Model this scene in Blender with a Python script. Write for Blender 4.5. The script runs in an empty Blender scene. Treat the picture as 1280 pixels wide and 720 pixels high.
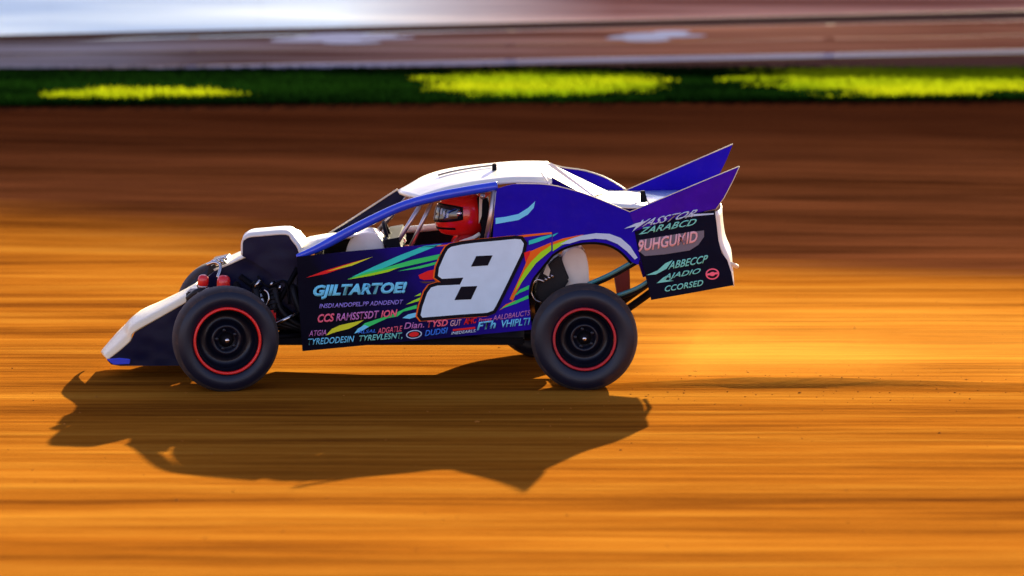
import bpy, bmesh, math, random
from mathutils import Vector, Matrix, noise as mnoise
random.seed(7)
C = bpy.context.scene.collection
PI = math.pi
R = math.radians

# ------------------------------------------------------------------ camera numbers
CAM = Vector((0.0, -20.0, 2.95))
PITCH = R(6.56)
FPX = 4000.0            # focal length in 1280-wide pixels -> 112.5 mm on a 36 mm sensor

def W(px, py, y):
    """point of the world seen at measured photo position, on the plane at depth y"""
    u = (px - 640.0) / FPX
    v = (360.0 - py) / FPX
    d = Vector((u, math.cos(PITCH) + v * math.sin(PITCH), -math.sin(PITCH) + v * math.cos(PITCH)))
    t = (y - CAM.y) / d.y
    return CAM + d * t

# ------------------------------------------------------------------ materials
def newmat(name):
    m = bpy.data.materials.new(name); m.use_nodes = True
    nt = m.node_tree
    return m, nt, nt.nodes['Principled BSDF']

def setp(b, **k):
    names = {'color': 'Base Color', 'rough': 'Roughness', 'metal': 'Metallic', 'coat': 'Coat Weight',
             'coat_rough': 'Coat Roughness', 'spec': 'Specular IOR Level', 'alpha': 'Alpha', 'trans': 'Transmission Weight',
             'ior': 'IOR'}
    for a, v in k.items():
        if a == 'color' and len(v) == 3: v = (*v, 1)
        b.inputs[names[a]].default_value = v

def mat(name, color, rough=.5, metal=0, coat=0, dirt=0.0, ripple=0.0, spec=.5, var=0.12, dirtcol=(.30, .12, .035)):
    m, nt, b = newmat(name)
    setp(b, color=color, rough=rough, metal=metal, coat=coat, coat_rough=.08, spec=spec)
    N, L = nt.nodes, nt.links
    tc = N.new('ShaderNodeTexCoord')
    n = N.new('ShaderNodeTexNoise'); n.inputs['Scale'].default_value = 9; n.inputs['Detail'].default_value = 6
    L.new(tc.outputs['Object'], n.inputs['Vector'])
    rp = N.new('ShaderNodeValToRGB')
    c = Vector(color[:3])
    rp.color_ramp.elements[0].position = .3; rp.color_ramp.elements[1].position = .7
    rp.color_ramp.elements[0].color = (*(c * (1 - var)), 1); rp.color_ramp.elements[1].color = (*(c * (1 + var)), 1)
    L.new(n.outputs['Fac'], rp.inputs['Fac'])
    out = rp.outputs['Color']
    if dirt > 0:
        n2 = N.new('ShaderNodeTexNoise'); n2.inputs['Scale'].default_value = 14; n2.inputs['Detail'].default_value = 9
        n2.inputs['Roughness'].default_value = .7
        L.new(tc.outputs['Object'], n2.inputs['Vector'])
        r2 = N.new('ShaderNodeMapRange'); r2.inputs['From Min'].default_value = .5; r2.inputs['From Max'].default_value = .8
        r2.inputs['To Max'].default_value = dirt
        L.new(n2.outputs['Fac'], r2.inputs['Value'])
        mx = N.new('ShaderNodeMixRGB'); mx.inputs['Color2'].default_value = (*dirtcol, 1)
        L.new(r2.outputs['Result'], mx.inputs['Fac']); L.new(out, mx.inputs['Color1'])
        out = mx.outputs['Color']
        ra = N.new('ShaderNodeMath'); ra.operation = 'MULTIPLY_ADD'; ra.inputs[1].default_value = .5; ra.inputs[2].default_value = rough
        L.new(r2.outputs['Result'], ra.inputs[0]); L.new(ra.outputs[0], b.inputs['Roughness'])
    L.new(out, b.inputs['Base Color'])
    if ripple > 0:
        n3 = N.new('ShaderNodeTexNoise'); n3.inputs['Scale'].default_value = 2.6; n3.inputs['Detail'].default_value = 2
        L.new(tc.outputs['Object'], n3.inputs['Vector'])
        bp = N.new('ShaderNodeBump'); bp.inputs['Strength'].default_value = ripple; bp.inputs['Distance'].default_value = .05
        L.new(n3.outputs['Fac'], bp.inputs['Height']); L.new(bp.outputs['Normal'], b.inputs['Normal'])
    return m

M = {}
M['blue'] = mat('royal_blue_vinyl', (.012, .0012, .40), .5, coat=.0, ripple=.5, dirt=.05, spec=.08, var=.06)
M['purple'] = mat('violet_blue_vinyl', (.050, .002, .36), .5, coat=.0, ripple=.5, dirt=.06, spec=.08)
M['pillar_blue'] = mat('pillar_blue_paint', (.015, .06, .70), .25, coat=.6, var=.08)
M['navy'] = mat('navy_black_paint', (.003, .004, .016), .5, coat=.0, ripple=.5, dirt=.015, spec=.06)
M['nose_navy'] = mat('navy_body_paint', (.0015, .004, .028), .38, coat=.04, ripple=.9, dirt=.02, spec=.16)
M['black'] = mat('matt_black_paint', (.004, .004, .006), .6, dirt=.04, spec=.1)
M['white'] = mat('white_body_paint', (.86, .80, .66), .42, coat=.3, ripple=.3, dirt=.12, var=.03)
M['nose_white'] = mat('sun_warmed_white_nose', (.95, .82, .50), .4, coat=.1, ripple=.3, dirt=.15, var=.03)  # sun's yellow warmth put into the white nose colour
M['cream'] = mat('cream_paint', (.80, .70, .50), .45, dirt=.25)
M['tyre'] = mat('tyre_rubber', (.002, .005, .018), .42, dirt=.03, dirtcol=(.08, .045, .03), spec=.45)
M['tread'] = mat('tread_rubber', (.025, .018, .018), .80, dirt=.8, dirtcol=(.15, .085, .06))
M['rim_black'] = mat('wheel_black_enamel', (.003, .004, .012), .34, coat=.12, dirt=.04, spec=.3)
M['red'] = mat('red_enamel', (.75, .012, .012), .35, coat=.5, dirt=.1)
M['ring_red'] = mat('bead_ring_red', (.85, .015, .010), .4, coat=.3, dirt=.15)
M['ring_red2'] = mat('bead_ring_dusty_red', (.50, .015, .025), .5, dirt=.35)
M['chrome'] = mat('polished_steel', (.65, .63, .6), .18, metal=1, dirt=.1)
M['steel'] = mat('brushed_steel', (.55, .48, .45), .35, metal=.9, dirt=.2)
M['helmet'] = mat('helmet_red', (.80, .012, .008), .25, coat=.8, var=.1)
M['visor'] = mat('visor_tint', (.006, .008, .02), .08, coat=1, var=.1)
M['grey'] = mat('grey_rubber', (.20, .18, .17), .6)
M['suit'] = mat('race_suit_red', (.42, .012, .012), .8, dirt=.1)
M['skin'] = mat('skin', (.5, .25, .16), .5)
M['glove'] = mat('glove_black', (.02, .02, .022), .7)
M['teal_tube'] = mat('teal_tube_paint', (.03, .20, .20), .3, coat=.4)
M['maroon'] = mat('maroon_panel', (.16, .008, .006), .5, dirt=.2)
M['lexan'] = mat('pale_blue_spoiler', (.50, .68, .90), .25, coat=.5, var=.05)
M['oil'] = mat('engine_black', (.008, .008, .010), .5, dirt=.08, spec=.25)

def vinyl(name, col): 
    return mat(name, col, .5, coat=.0, spec=.1, var=.05, dirt=.03)
V = {
 'white': vinyl('decal_white', (.66, .86, .95)), 'black': vinyl('decal_black', (.004, .004, .010)),
 'orange': vinyl('decal_orange', (.95, .16, .01)), 'red': vinyl('decal_red', (.85, .02, .02)),
 'lime': vinyl('decal_lime', (.42, .85, .02)), 'green': vinyl('decal_green', (.05, .75, .16)),
 'teal': vinyl('decal_teal', (.04, .70, .58)), 'cyan': vinyl('decal_cyan', (.20, .75, 1.0)),
 'violet': vinyl('decal_violet', (.36, .28, .85)), 'pink': vinyl('decal_pink', (1.0, .16, .24)),
 'magenta': vinyl('decal_magenta', (.62, .22, .55)),
 'grey': vinyl('decal_grey', (.18, .17, .20)), 'rose': vinyl('decal_rose', (.85, .48, .50)),
 'mint': vinyl('decal_mint', (.22, .75, .62)), 'ice': vinyl('decal_ice', (.55, .72, .88)), 'blue': vinyl('decal_blue', (.05, .22, .85)),
 'yellow': vinyl('decal_yellow', (.75, .80, .03)),
 'brown': vinyl('decal_brown', (.10, .05, .04)),
}
def livery():
    m, nt, b = newmat('door_livery')
    setp(b, rough=.5, coat=.0, spec=.06)
    N, L = nt.nodes, nt.links
    tc = N.new('ShaderNodeTexCoord'); sp = N.new('ShaderNodeSeparateXYZ'); L.new(tc.outputs['Object'], sp.inputs[0])
    n = N.new('ShaderNodeTexNoise'); n.inputs['Scale'].default_value = 5; n.inputs['Detail'].default_value = 3
    L.new(tc.outputs['Object'], n.inputs['Vector'])
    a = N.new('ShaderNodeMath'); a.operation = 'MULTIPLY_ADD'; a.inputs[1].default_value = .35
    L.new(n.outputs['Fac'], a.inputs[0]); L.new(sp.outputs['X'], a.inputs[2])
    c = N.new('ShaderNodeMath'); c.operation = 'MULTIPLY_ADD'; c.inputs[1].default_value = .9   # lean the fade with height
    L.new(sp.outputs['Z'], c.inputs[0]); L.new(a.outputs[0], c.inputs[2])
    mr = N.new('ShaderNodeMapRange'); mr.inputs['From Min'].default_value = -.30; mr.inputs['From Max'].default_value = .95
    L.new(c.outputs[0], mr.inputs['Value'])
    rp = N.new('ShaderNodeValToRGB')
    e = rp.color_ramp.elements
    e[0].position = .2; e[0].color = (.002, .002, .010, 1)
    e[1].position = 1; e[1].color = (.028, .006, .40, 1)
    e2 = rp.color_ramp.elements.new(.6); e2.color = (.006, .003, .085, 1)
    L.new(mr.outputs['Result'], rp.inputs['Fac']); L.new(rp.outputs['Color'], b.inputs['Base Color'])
    n3 = N.new('ShaderNodeTexNoise'); n3.inputs['Scale'].default_value = 2.2
    L.new(tc.outputs['Object'], n3.inputs['Vector'])
    bp = N.new('ShaderNodeBump'); bp.inputs['Strength'].default_value = .5; bp.inputs['Distance'].default_value = .05
    L.new(n3.outputs['Fac'], bp.inputs['Height']); L.new(bp.outputs['Normal'], b.inputs['Normal'])
    return m
M['livery'] = livery()

# ------------------------------------------------------------------ object helpers
def tag(o, label=None, cat=None, group=None, kind=None):
    if label: o['label'] = label
    if cat: o['category'] = cat
    if group: o['group'] = group
    if kind: o['kind'] = kind
    return o

def empty(name, loc):
    o = bpy.data.objects.new(name, None); C.objects.link(o); o.location = loc; o.empty_display_size = .2
    return o

def link(name, me, m, parent=None, origin=None, smooth=False, label=None):
    """me is in world coordinates; origin becomes the object's origin"""
    o = bpy.data.objects.new(name, me); C.objects.link(o)
    og = Vector(origin) if origin is not None else (root_of(parent) if parent else Vector((0, 0, 0)))
    me.transform(Matrix.Translation(-og))
    if parent is not None:
        o.parent = parent; o.location = og - root_of(parent)
    else:
        o.location = og
    if m: me.materials.append(m)
    if smooth:
        for p in me.polygons: p.use_smooth = True
    if label: o['label'] = label
    return o

def root_of(o):
    v = Vector((0, 0, 0))
    while o is not None:
        v += o.location; o = o.parent
    return v

def tomesh(bm, name):
    bmesh.ops.recalc_face_normals(bm, faces=bm.faces)
    me = bpy.data.meshes.new(name); bm.to_mesh(me); bm.free(); return me

def cr(pts, n=6, closed=False):
    """Catmull-Rom through the points"""
    P = [Vector(p) for p in pts]; out = []; m = len(P)
    rng = range(m) if closed else range(m - 1)
    for i in rng:
        if closed: a, b, c, d = P[(i - 1) % m], P[i], P[(i + 1) % m], P[(i + 2) % m]
        else: a, b, c, d = P[max(i - 1, 0)], P[i], P[i + 1], P[min(i + 2, m - 1)]
        for k in range(n):
            t = k / n
            out.append(.5 * ((2 * b) + (c - a) * t + (2 * a - 5 * b + 4 * c - d) * t * t + (3 * b - a - 3 * c + d) * t ** 3))
    if not closed: out.append(P[-1])
    return out

def prism_bm(pts, thick, bevel=0.0):
    """closed outline of world points (one y plane), given thickness towards +y"""
    bm = bmesh.new()
    vs = [bm.verts.new(p) for p in pts]
    f = bm.faces.new(vs)
    r = bmesh.ops.extrude_face_region(bm, geom=[f])
    nv = [g for g in r['geom'] if isinstance(g, bmesh.types.BMVert)]
    bmesh.ops.translate(bm, verts=nv, vec=(0, thick, 0))
    if bevel:
        bmesh.ops.bevel(bm, geom=list(bm.edges), offset=bevel, segments=2, affect='EDGES', clamp_overlap=True)
    bmesh.ops.triangulate(bm, faces=[f for f in bm.faces if len(f.verts) > 4])
    return bm

def plate(name, px, y, thick, m, parent, bevel=0, label=None):
    pts = [W(p[0], p[1], y) for p in px]
    return link(name, tomesh(prism_bm(pts, thick, bevel), name), m, parent, label=label)

def loft(name, rows, m, parent, thick=.006, smooth=True, label=None):
    """rows: list of equal-length world point lists -> solid sheet"""
    bm = bmesh.new(); g = [[bm.verts.new(p) for p in r] for r in rows]
    for i in range(len(g) - 1):
        for j in range(len(g[0]) - 1):
            bm.faces.new((g[i][j], g[i][j + 1], g[i + 1][j + 1], g[i + 1][j]))
    me = tomesh(bm, name)
    o = link(name, me, m, parent, smooth=smooth, label=label)
    if thick:
        md = o.modifiers.new('solid', 'SOLIDIFY'); md.thickness = thick; md.offset = 0
    return o

def tube_bm(pts, r, bm=None, seg=10, flat=1.0):
    bm = bm or bmesh.new()
    P = [Vector(p) for p in pts]; rings = []
    for i, p in enumerate(P):
        t = (P[min(i + 1, len(P) - 1)] - P[max(i - 1, 0)]).normalized()
        a = t.cross(Vector((0, 1, 0)))
        if a.length < 1e-3: a = t.cross(Vector((1, 0, 0)))
        a.normalize(); b = t.cross(a).normalized()
        rr = r[i] if isinstance(r, (list, tuple)) else r
        rings.append([bm.verts.new(p + a * math.cos(2 * PI * k / seg) * rr + b * math.sin(2 * PI * k / seg) * rr * flat) for k in range(seg)])
    for i in range(len(rings) - 1):
        for k in range(seg):
            bm.faces.new((rings[i][k], rings[i][(k + 1) % seg], rings[i + 1][(k + 1) % seg], rings[i + 1][k]))
    bm.faces.new(rings[0]); bm.faces.new(rings[-1])
    return bm

def tube(name, pts, r, m, parent, seg=10, label=None, flat=1.0):
    return link(name, tomesh(tube_bm(pts, r, seg=seg, flat=flat), name), m, parent, smooth=True, label=label)

def lathe_bm(prof, c, axis=Vector((0, 1, 0)), seg=64, bm=None):
    """prof: list of (along axis, radius)"""
    bm = bm or bmesh.new(); c = Vector(c); axis = axis.normalized()
    a = axis.orthogonal().normalized(); b = axis.cross(a)
    rings = []
    for (s, r) in prof:
        if r < 1e-5: rings.append([bm.verts.new(c + axis * s)])
        else: rings.append([bm.verts.new(c + axis * s + (a * math.cos(2 * PI * k / seg) + b * math.sin(2 * PI * k / seg)) * r) for k in range(seg)])
    for i in range(len(rings) - 1):
        A, B = rings[i], rings[i + 1]
        for k in range(seg):
            k2 = (k + 1) % seg
            if len(A) == 1 and len(B) == 1: continue
            if len(A) == 1: bm.faces.new((A[0], B[k], B[k2]))
            elif len(B) == 1: bm.faces.new((A[k], A[k2], B[0]))
            else: bm.faces.new((A[k], A[k2], B[k2], B[k]))
    return bm

def lathe(name, prof, c, m, parent, axis=Vector((0, 1, 0)), seg=64, smooth=True, label=None, origin=None):
    return link(name, tomesh(lathe_bm(prof, c, axis, seg), name), m, parent, smooth=smooth, label=label, origin=origin)

def box_bm(c, s, rot=None, bm=None, bevel=0):
    bm2 = bmesh.new(); bmesh.ops.create_cube(bm2, size=1)
    bmesh.ops.scale(bm2, vec=s, verts=bm2.verts)
    if bevel: bmesh.ops.bevel(bm2, geom=list(bm2.edges), offset=bevel, segments=2, affect='EDGES')
    if rot: bmesh.ops.rotate(bm2, cent=(0, 0, 0), matrix=rot, verts=bm2.verts)
    bmesh.ops.translate(bm2, vec=c, verts=bm2.verts)
    if bm is None: return bm2
    me = bpy.data.meshes.new('t'); bm2.to_mesh(me); bm.from_mesh(me); bm2.free(); bpy.data.meshes.remove(me)
    return bm

def offset_poly(p, d):
    """grow a closed 2-D outline by d"""
    P = [Vector(q) for q in p]; n = len(P)
    area = sum(P[i].x * P[(i + 1) % n].y - P[(i + 1) % n].x * P[i].y for i in range(n))
    s = 1 if area > 0 else -1
    out = []
    for i in range(n):
        e1 = (P[i] - P[i - 1]).normalized(); e2 = (P[(i + 1) % n] - P[i]).normalized()
        n1 = Vector((e1.y, -e1.x)) * s; n2 = Vector((e2.y, -e2.x)) * s
        b = (n1 + n2)
        if b.length < 1e-4: b = n1
        b.normalize(); k = max(.5, b.dot(n1))
        out.append(P[i] + b * d / k)
    return out

# ------------------------------------------------------------------ ground
CREST = 15.3       # where the bank's crest runs (m beyond the car's near side, at x = 0)
def crest(x): return CREST + .10 * max(-40, min(40, x))
def bankz(x, y):
    c = crest(x); t = y - (c - 7.2)
    if t < 0: z = 0
    elif t < 7.2:
        u = t / 7.2
        z = .97 * (u * u * (1.6 - .6 * u) * .55 + .45 * u)
    else: z = .97 + .025 * min(t - 7.2, 14)
    return z
def relief(x, y):
    z = 0
    # shallow wheel ruts and a low ridge of thrown clay behind the rear tyres
    d = (y - (.20 + .02 * math.sin(x * 1.1)))
    if x > .75:
        k = min(1, (x - .75) / .5) * max(0, min(1, (3.4 - x) / 1.5))
        z += .055 * k * math.exp(-(d / .09) ** 2)
    z += .008 * math.sin(y * 5.1 + .3 * math.sin(x * .21)) * math.sin(y * 1.7 + 1 + .2 * math.sin(x * .13))
    return z * (1 if abs(x) < 9 else 0.5)

def ground():
    xs = [-400, -200, -100, -60, -40, -30, -24] + [-20 + .5 * i for i in range(81)] + [24, 30, 40, 60, 100, 200, 400]
    ys = [-60, -40, -25, -18, -14, -10] + [-8 + .07 * i for i in range(200)] + [6.2 + .25 * i for i in range(64)] + [23, 26, 30, 40, 60, 100, 200, 500, 900]
    bm = bmesh.new()
    g = [[bm.verts.new((x, y, bankz(x, y) + relief(x, y))) for x in xs] for y in ys]
    for i in range(len(ys) - 1):
        for j in range(len(xs) - 1):
            bm.faces.new((g[i][j], g[i][j + 1], g[i + 1][j + 1], g[i + 1][j]))
    m, nt, b = newmat('clay_track')
    N, L = nt.nodes, nt.links
    setp(b, rough=1.0, spec=.0)
    tc = N.new('ShaderNodeTexCoord')
    def noise(sx, sy, detail=4, rough=.6, off=0):
        mp = N.new('ShaderNodeMapping'); mp.inputs['Scale'].default_value = (sx, sy, sy); mp.inputs['Location'].default_value = (off, off * 1.7, 0)
        L.new(tc.outputs['Object'], mp.inputs['Vector'])
        n = N.new('ShaderNodeTexNoise'); n.inputs['Scale'].default_value = 1; n.inputs['Detail'].default_value = detail; n.inputs['Roughness'].default_value = rough
        L.new(mp.outputs[0], n.inputs['Vector']); return n.outputs['Fac']
    def math_(op, a, b_, clamp=False):
        q = N.new('ShaderNodeMath'); q.operation = op; q.use_clamp = clamp
        for i, v in enumerate((a, b_)):
            if isinstance(v, (int, float)): q.inputs[i].default_value = v
            else: L.new(v, q.inputs[i])
        return q.outputs[0]
    n1 = noise(.09, 1.9, 5, .62)        # broad bands left by the grader, running with the track
    n2 = noise(.55, 10.0, 4, .6, 3.1)    # rolled-in streaks of tyre lines
    n3 = noise(9, 26, 6, .7, 1.3)       # crumbs
    s = math_('ADD', math_('MULTIPLY', n1, .55), math_('MULTIPLY', n2, .38))
    s = math_('ADD', s, math_('MULTIPLY', n3, .07))
    n4 = noise(.22, 1.5, 3, .5, 7.7)     # uneven damp patches
    s = math_('ADD', s, math_('MULTIPLY', math_('SUBTRACT', n4, .5), .26))
    rp = N.new('ShaderNodeValToRGB'); e = rp.color_ramp.elements
    e[0].position = .36; e[0].color = (.11, .030, .004, 1)
    e[1].position = .62; e[1].color = (.42, .163, .017, 1)
    k = e.new(.49); k.color = (.285, .090, .008, 1)
    L.new(s, rp.inputs['Fac'])
    # darker, browner clay on the bank
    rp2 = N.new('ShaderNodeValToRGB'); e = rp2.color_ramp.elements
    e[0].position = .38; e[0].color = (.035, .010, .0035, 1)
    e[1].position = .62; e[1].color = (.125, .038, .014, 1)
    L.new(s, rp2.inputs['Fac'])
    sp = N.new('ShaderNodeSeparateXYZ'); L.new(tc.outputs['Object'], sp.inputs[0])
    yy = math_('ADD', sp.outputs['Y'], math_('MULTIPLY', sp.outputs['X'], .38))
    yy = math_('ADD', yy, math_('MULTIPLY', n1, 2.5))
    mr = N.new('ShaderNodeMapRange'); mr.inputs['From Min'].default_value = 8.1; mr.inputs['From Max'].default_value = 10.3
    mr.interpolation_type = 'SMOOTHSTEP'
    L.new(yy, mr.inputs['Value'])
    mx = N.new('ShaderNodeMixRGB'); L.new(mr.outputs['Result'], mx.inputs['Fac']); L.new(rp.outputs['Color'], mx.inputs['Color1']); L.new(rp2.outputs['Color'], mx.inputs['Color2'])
    # shade along the crest put into the clay colour as a dark band
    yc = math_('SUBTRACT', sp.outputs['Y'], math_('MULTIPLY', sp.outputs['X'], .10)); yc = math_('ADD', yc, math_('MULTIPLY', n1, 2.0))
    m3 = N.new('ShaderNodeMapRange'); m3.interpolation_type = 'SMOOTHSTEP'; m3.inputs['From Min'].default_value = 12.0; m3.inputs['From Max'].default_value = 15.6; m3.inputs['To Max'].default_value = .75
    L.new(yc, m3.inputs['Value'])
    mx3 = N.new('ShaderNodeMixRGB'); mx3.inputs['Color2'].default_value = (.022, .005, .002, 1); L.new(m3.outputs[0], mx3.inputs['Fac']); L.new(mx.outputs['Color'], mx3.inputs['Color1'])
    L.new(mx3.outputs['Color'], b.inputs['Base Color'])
    bp = N.new('ShaderNodeBump'); bp.inputs['Strength'].default_value = .35; bp.inputs['Distance'].default_value = .06
    hh = math_('ADD', math_('MULTIPLY', n2, .6), math_('MULTIPLY', n3, .18))
    L.new(hh, bp.inputs['Height']); L.new(bp.outputs['Normal'], b.inputs['Normal'])
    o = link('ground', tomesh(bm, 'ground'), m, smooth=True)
    tag(o, kind='structure')
    o['label'] = 'orange clay track with long streaks rising to a dark bank'
ground()

# ------------------------------------------------------------------ grass strip on the crest
def grass_mat(name, c0, c1):
    m = bpy.data.materials.new(name); m.use_nodes = True; nt = m.node_tree; N, L = nt.nodes, nt.links
    N.clear(); out = N.new('ShaderNodeOutputMaterial')
    tc = N.new('ShaderNodeTexCoord'); mp = N.new('ShaderNodeMapping'); mp.inputs['Scale'].default_value = (.26, .8, .8); mp.inputs['Location'].default_value = (GX, 0, 0)
    L.new(tc.outputs['Object'], mp.inputs['Vector'])
    n = N.new('ShaderNodeTexNoise'); n.inputs['Scale'].default_value = 1; n.inputs['Detail'].default_value = 3
    L.new(mp.outputs[0], n.inputs['Vector'])
    rp = N.new('ShaderNodeValToRGB'); e = rp.color_ramp.elements
    e[0].position = .36; e[0].color = (*c0, 1); e[1].position = .64; e[1].color = (*c1, 1)
    L.new(n.outputs['Fac'], rp.inputs['Fac'])
    d = N.new('ShaderNodeBsdfDiffuse'); t = N.new('ShaderNodeBsdfTranslucent'); mix = N.new('ShaderNodeMixShader'); mix.inputs[0].default_value = .5
    L.new(rp.outputs[0], d.inputs[0]); L.new(rp.outputs[0], t.inputs[0]); L.new(d.outputs[0], mix.inputs[1]); L.new(t.outputs[0], mix.inputs[2]); L.new(mix.outputs[0], out.inputs[0])
    return m
def yellow(x, y, rnd):  # where the sunlit patches are painted
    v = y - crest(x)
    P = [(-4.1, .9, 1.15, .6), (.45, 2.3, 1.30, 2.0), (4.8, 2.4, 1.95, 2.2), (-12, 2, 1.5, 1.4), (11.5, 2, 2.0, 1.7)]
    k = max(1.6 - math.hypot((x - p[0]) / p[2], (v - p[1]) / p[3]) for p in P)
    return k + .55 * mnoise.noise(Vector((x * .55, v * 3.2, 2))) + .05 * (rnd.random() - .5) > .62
def grass():
    md = grass_mat('shaded_green_grass', (.001, .005, .001), (.004, .018, .002)); my = grass_mat('sunlit_yellow_grass', (.14, .22, .003), (.33, .37, .005))  # one grass in a shaded and a sunlit colour, light painted in
    rnd = random.Random(3); verts = []; faces = []; mi = []
    for j in range(52):                                    # the turf itself
        for i in range(260):
            x0, x1 = -16 + i * .123, -16 + (i + 1) * .123; v0, v1 = -.15 + j * .1, -.05 + j * .1
            k = len(verts)
            verts += [(x, crest(x) + v, bankz(x, crest(x) + v) + .012) for x, v in ((x0, v0), (x1, v0), (x1, v1), (x0, v1))]
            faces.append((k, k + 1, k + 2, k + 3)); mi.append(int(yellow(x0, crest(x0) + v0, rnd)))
    for i in range(90000):
        x = rnd.uniform(-13, 13); y = crest(x) + rnd.uniform(-.15, 4.9); z = bankz(x, y)
        h = rnd.uniform(.03, .085); w = rnd.uniform(.010, .022); a = rnd.uniform(0, PI); dx, dy = math.cos(a) * w, math.sin(a) * w
        lx, ly = rnd.uniform(-.06, .06), rnd.uniform(-.04, .04)
        k = len(verts)
        verts += [(x - dx, y - dy, z), (x + dx, y + dy, z), (x + lx, y + ly, z + h)]
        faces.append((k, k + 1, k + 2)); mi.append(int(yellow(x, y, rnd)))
    me = bpy.data.meshes.new('grass'); me.from_pydata(verts, [], faces); me.update()
    o = link('grass', me, md); me.materials.append(my); me.polygons.foreach_set('material_index', mi); tag(o, 'strip of dark green grass with painted sunlit yellow patches along the foot of the fence', 'grass', kind='stuff')
GX = 11.3
grass()

def backlit(m, f):
    nt = m.node_tree; N, L = nt.nodes, nt.links; b = N['Principled BSDF']; out = [n for n in N if n.type == 'OUTPUT_MATERIAL'][0]
    t = N.new('ShaderNodeBsdfTranslucent'); mx = N.new('ShaderNodeMixShader'); mx.inputs[0].default_value = f
    L.new(b.inputs['Base Color'].links[0].from_socket, t.inputs[0]); L.new(b.outputs[0], mx.inputs[1]); L.new(t.outputs[0], mx.inputs[2]); L.new(mx.outputs[0], out.inputs[0])
# ------------------------------------------------------------------ long board fence
def wood(name, c1, c2, sx=.12, sz=16, off=0, rough=.6, lo=.42, hi=.6, far=None, fx=(-2, 2)):
    m, nt, b = newmat(name); N, L = nt.nodes, nt.links; setp(b, rough=rough)
    tc = N.new('ShaderNodeTexCoord'); mp = N.new('ShaderNodeMapping'); mp.inputs['Scale'].default_value = (sx, 1, sz); mp.inputs['Location'].default_value = (off, 0, off)
    L.new(tc.outputs['Object'], mp.inputs['Vector'])
    n = N.new('ShaderNodeTexNoise'); n.inputs['Scale'].default_value = 1; n.inputs['Detail'].default_value = 4
    L.new(mp.outputs[0], n.inputs['Vector'])
    rp = N.new('ShaderNodeValToRGB'); e = rp.color_ramp.elements
    e[0].position = lo; e[0].color = (*c1, 1); e[1].position = hi; e[1].color = (*c2, 1)
    L.new(n.outputs['Fac'], rp.inputs['Fac']); out = rp.outputs[0]
    if far:
        r2 = N.new('ShaderNodeValToRGB'); e = r2.color_ramp.elements
        e[0].position = lo; e[0].color = (*far[0], 1); e[1].position = hi; e[1].color = (*far[1], 1)
        L.new(n.outputs['Fac'], r2.inputs['Fac'])
        sp = N.new('ShaderNodeSeparateXYZ'); L.new(tc.outputs['Object'], sp.inputs[0])
        mr = N.new('ShaderNodeMapRange'); mr.inputs['From Min'].default_value = fx[0]; mr.inputs['From Max'].default_value = fx[1]; L.new(sp.outputs['X'], mr.inputs['Value'])
        mx = N.new('ShaderNodeMixRGB'); L.new(mr.outputs[0], mx.inputs['Fac']); L.new(out, mx.inputs['Color1']); L.new(r2.outputs[0], mx.inputs['Color2']); out = mx.outputs[0]
    L.new(out, b.inputs['Base Color'])
    return m

def fence():
    yF = crest(0) + 4.9
    root = empty('board_fence', (0, yF, bankz(0, yF)))
    tag(root, 'long low weathered brown board fence with pale lower rail behind the grass', 'fence')
    mw = wood('weathered_boards', (.09, .045, .030), (.50, .44, .46), off=2.2, sx=.16, sz=13, lo=.40, hi=.68, far=((.26, .055, .014), (.72, .28, .13)), fx=(-5, 2))
    md = wood('dark_top_plank', (.045, .012, .005), (.09, .030, .012))
    ml = wood('pale_rail_paint', (.42, .36, .42), (.60, .56, .68))
    mk = wood('dark_kick_board', (.08, .018, .006), (.13, .032, .012))
    def line(pl, pr, x):            # height of a line measured at the photo's two borders
        a, b = W(0, pl, yF), W(1280, pr, yF)
        t = (x - a.x) / (b.x - a.x); t = max(-1.2, min(2.2, t))
        return a.z + (b.z - a.z) * t
    segs = [-40 + 4 * i for i in range(21)]
    def strip(name, top, bot, y0, th, m):
        for i in range(len(segs) - 1):
            x0, x1 = segs[i], segs[i + 1]
            bm = bmesh.new(); v = []
            for x in (x0, x1):
                for yy in (y0, y0 + th):
                    v.append(bm.verts.new((x, yy, line(*bot, x)))); v.append(bm.verts.new((x, yy, line(*top, x))))
            for f in ((0, 1, 5, 4), (2, 3, 7, 6), (0, 1, 3, 2), (4, 5, 7, 6), (1, 3, 7, 5), (0, 2, 6, 4)):
                bm.faces.new([v[k] for k in f])
            link(name, tomesh(bm, name), m, root)
    strip('top_plank', (44, 13), (51, 24), yF, .07, md)
    strip('board', (52, 26), (68, 43), yF + .01, .04, mw)
    strip('board', (69, 44), (86, 61), yF + .012, .04, mw)
    strip('rail', (87, 62), (94, 66), yF - .03, .09, ml)
    strip('kick_board', (95, 67), (109, 84), yF + .02, .04, mk)
    mp_ = wood('pale_streamer', (.70, .66, .72), (.88, .88, .95), sx=.4, sz=14)
    rb = random.Random(5)
    for xa, xb, ta, tb in ((330, 505, 42, 54), (755, 885, 39, 51)):
        for k in range(5):
            xm = (xa + xb) / 2 + rb.uniform(-25, 25); hl = (xb - xa) / 2 * (1 - .28 * abs(k - 2)) * rb.uniform(.8, 1.05); py_ = ta + (tb - ta) * (k + .5) / 5
            P_ = [W(xm + hl * math.cos(t) , py_ - .006 * (xm + hl * math.cos(t) - xm) * 2 + 1.9 * math.sin(t), yF) for t in [2 * PI * q / 24 for q in range(24)]]
            link('pale_strip', tomesh(prism_bm([p + Vector((0, -.004 - .004 * k, 0)) for p in P_], .003), 'pale_strip'), mp_, root)
    for x in segs:
        zb = bankz(x, yF) - .1; zt = line(52, 26, x)
        link('post', tomesh(box_bm((x, yF + .12, (zb + zt) / 2), (.11, .11, zt - zb)), 'post'), mk, root)
fence()

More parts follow.
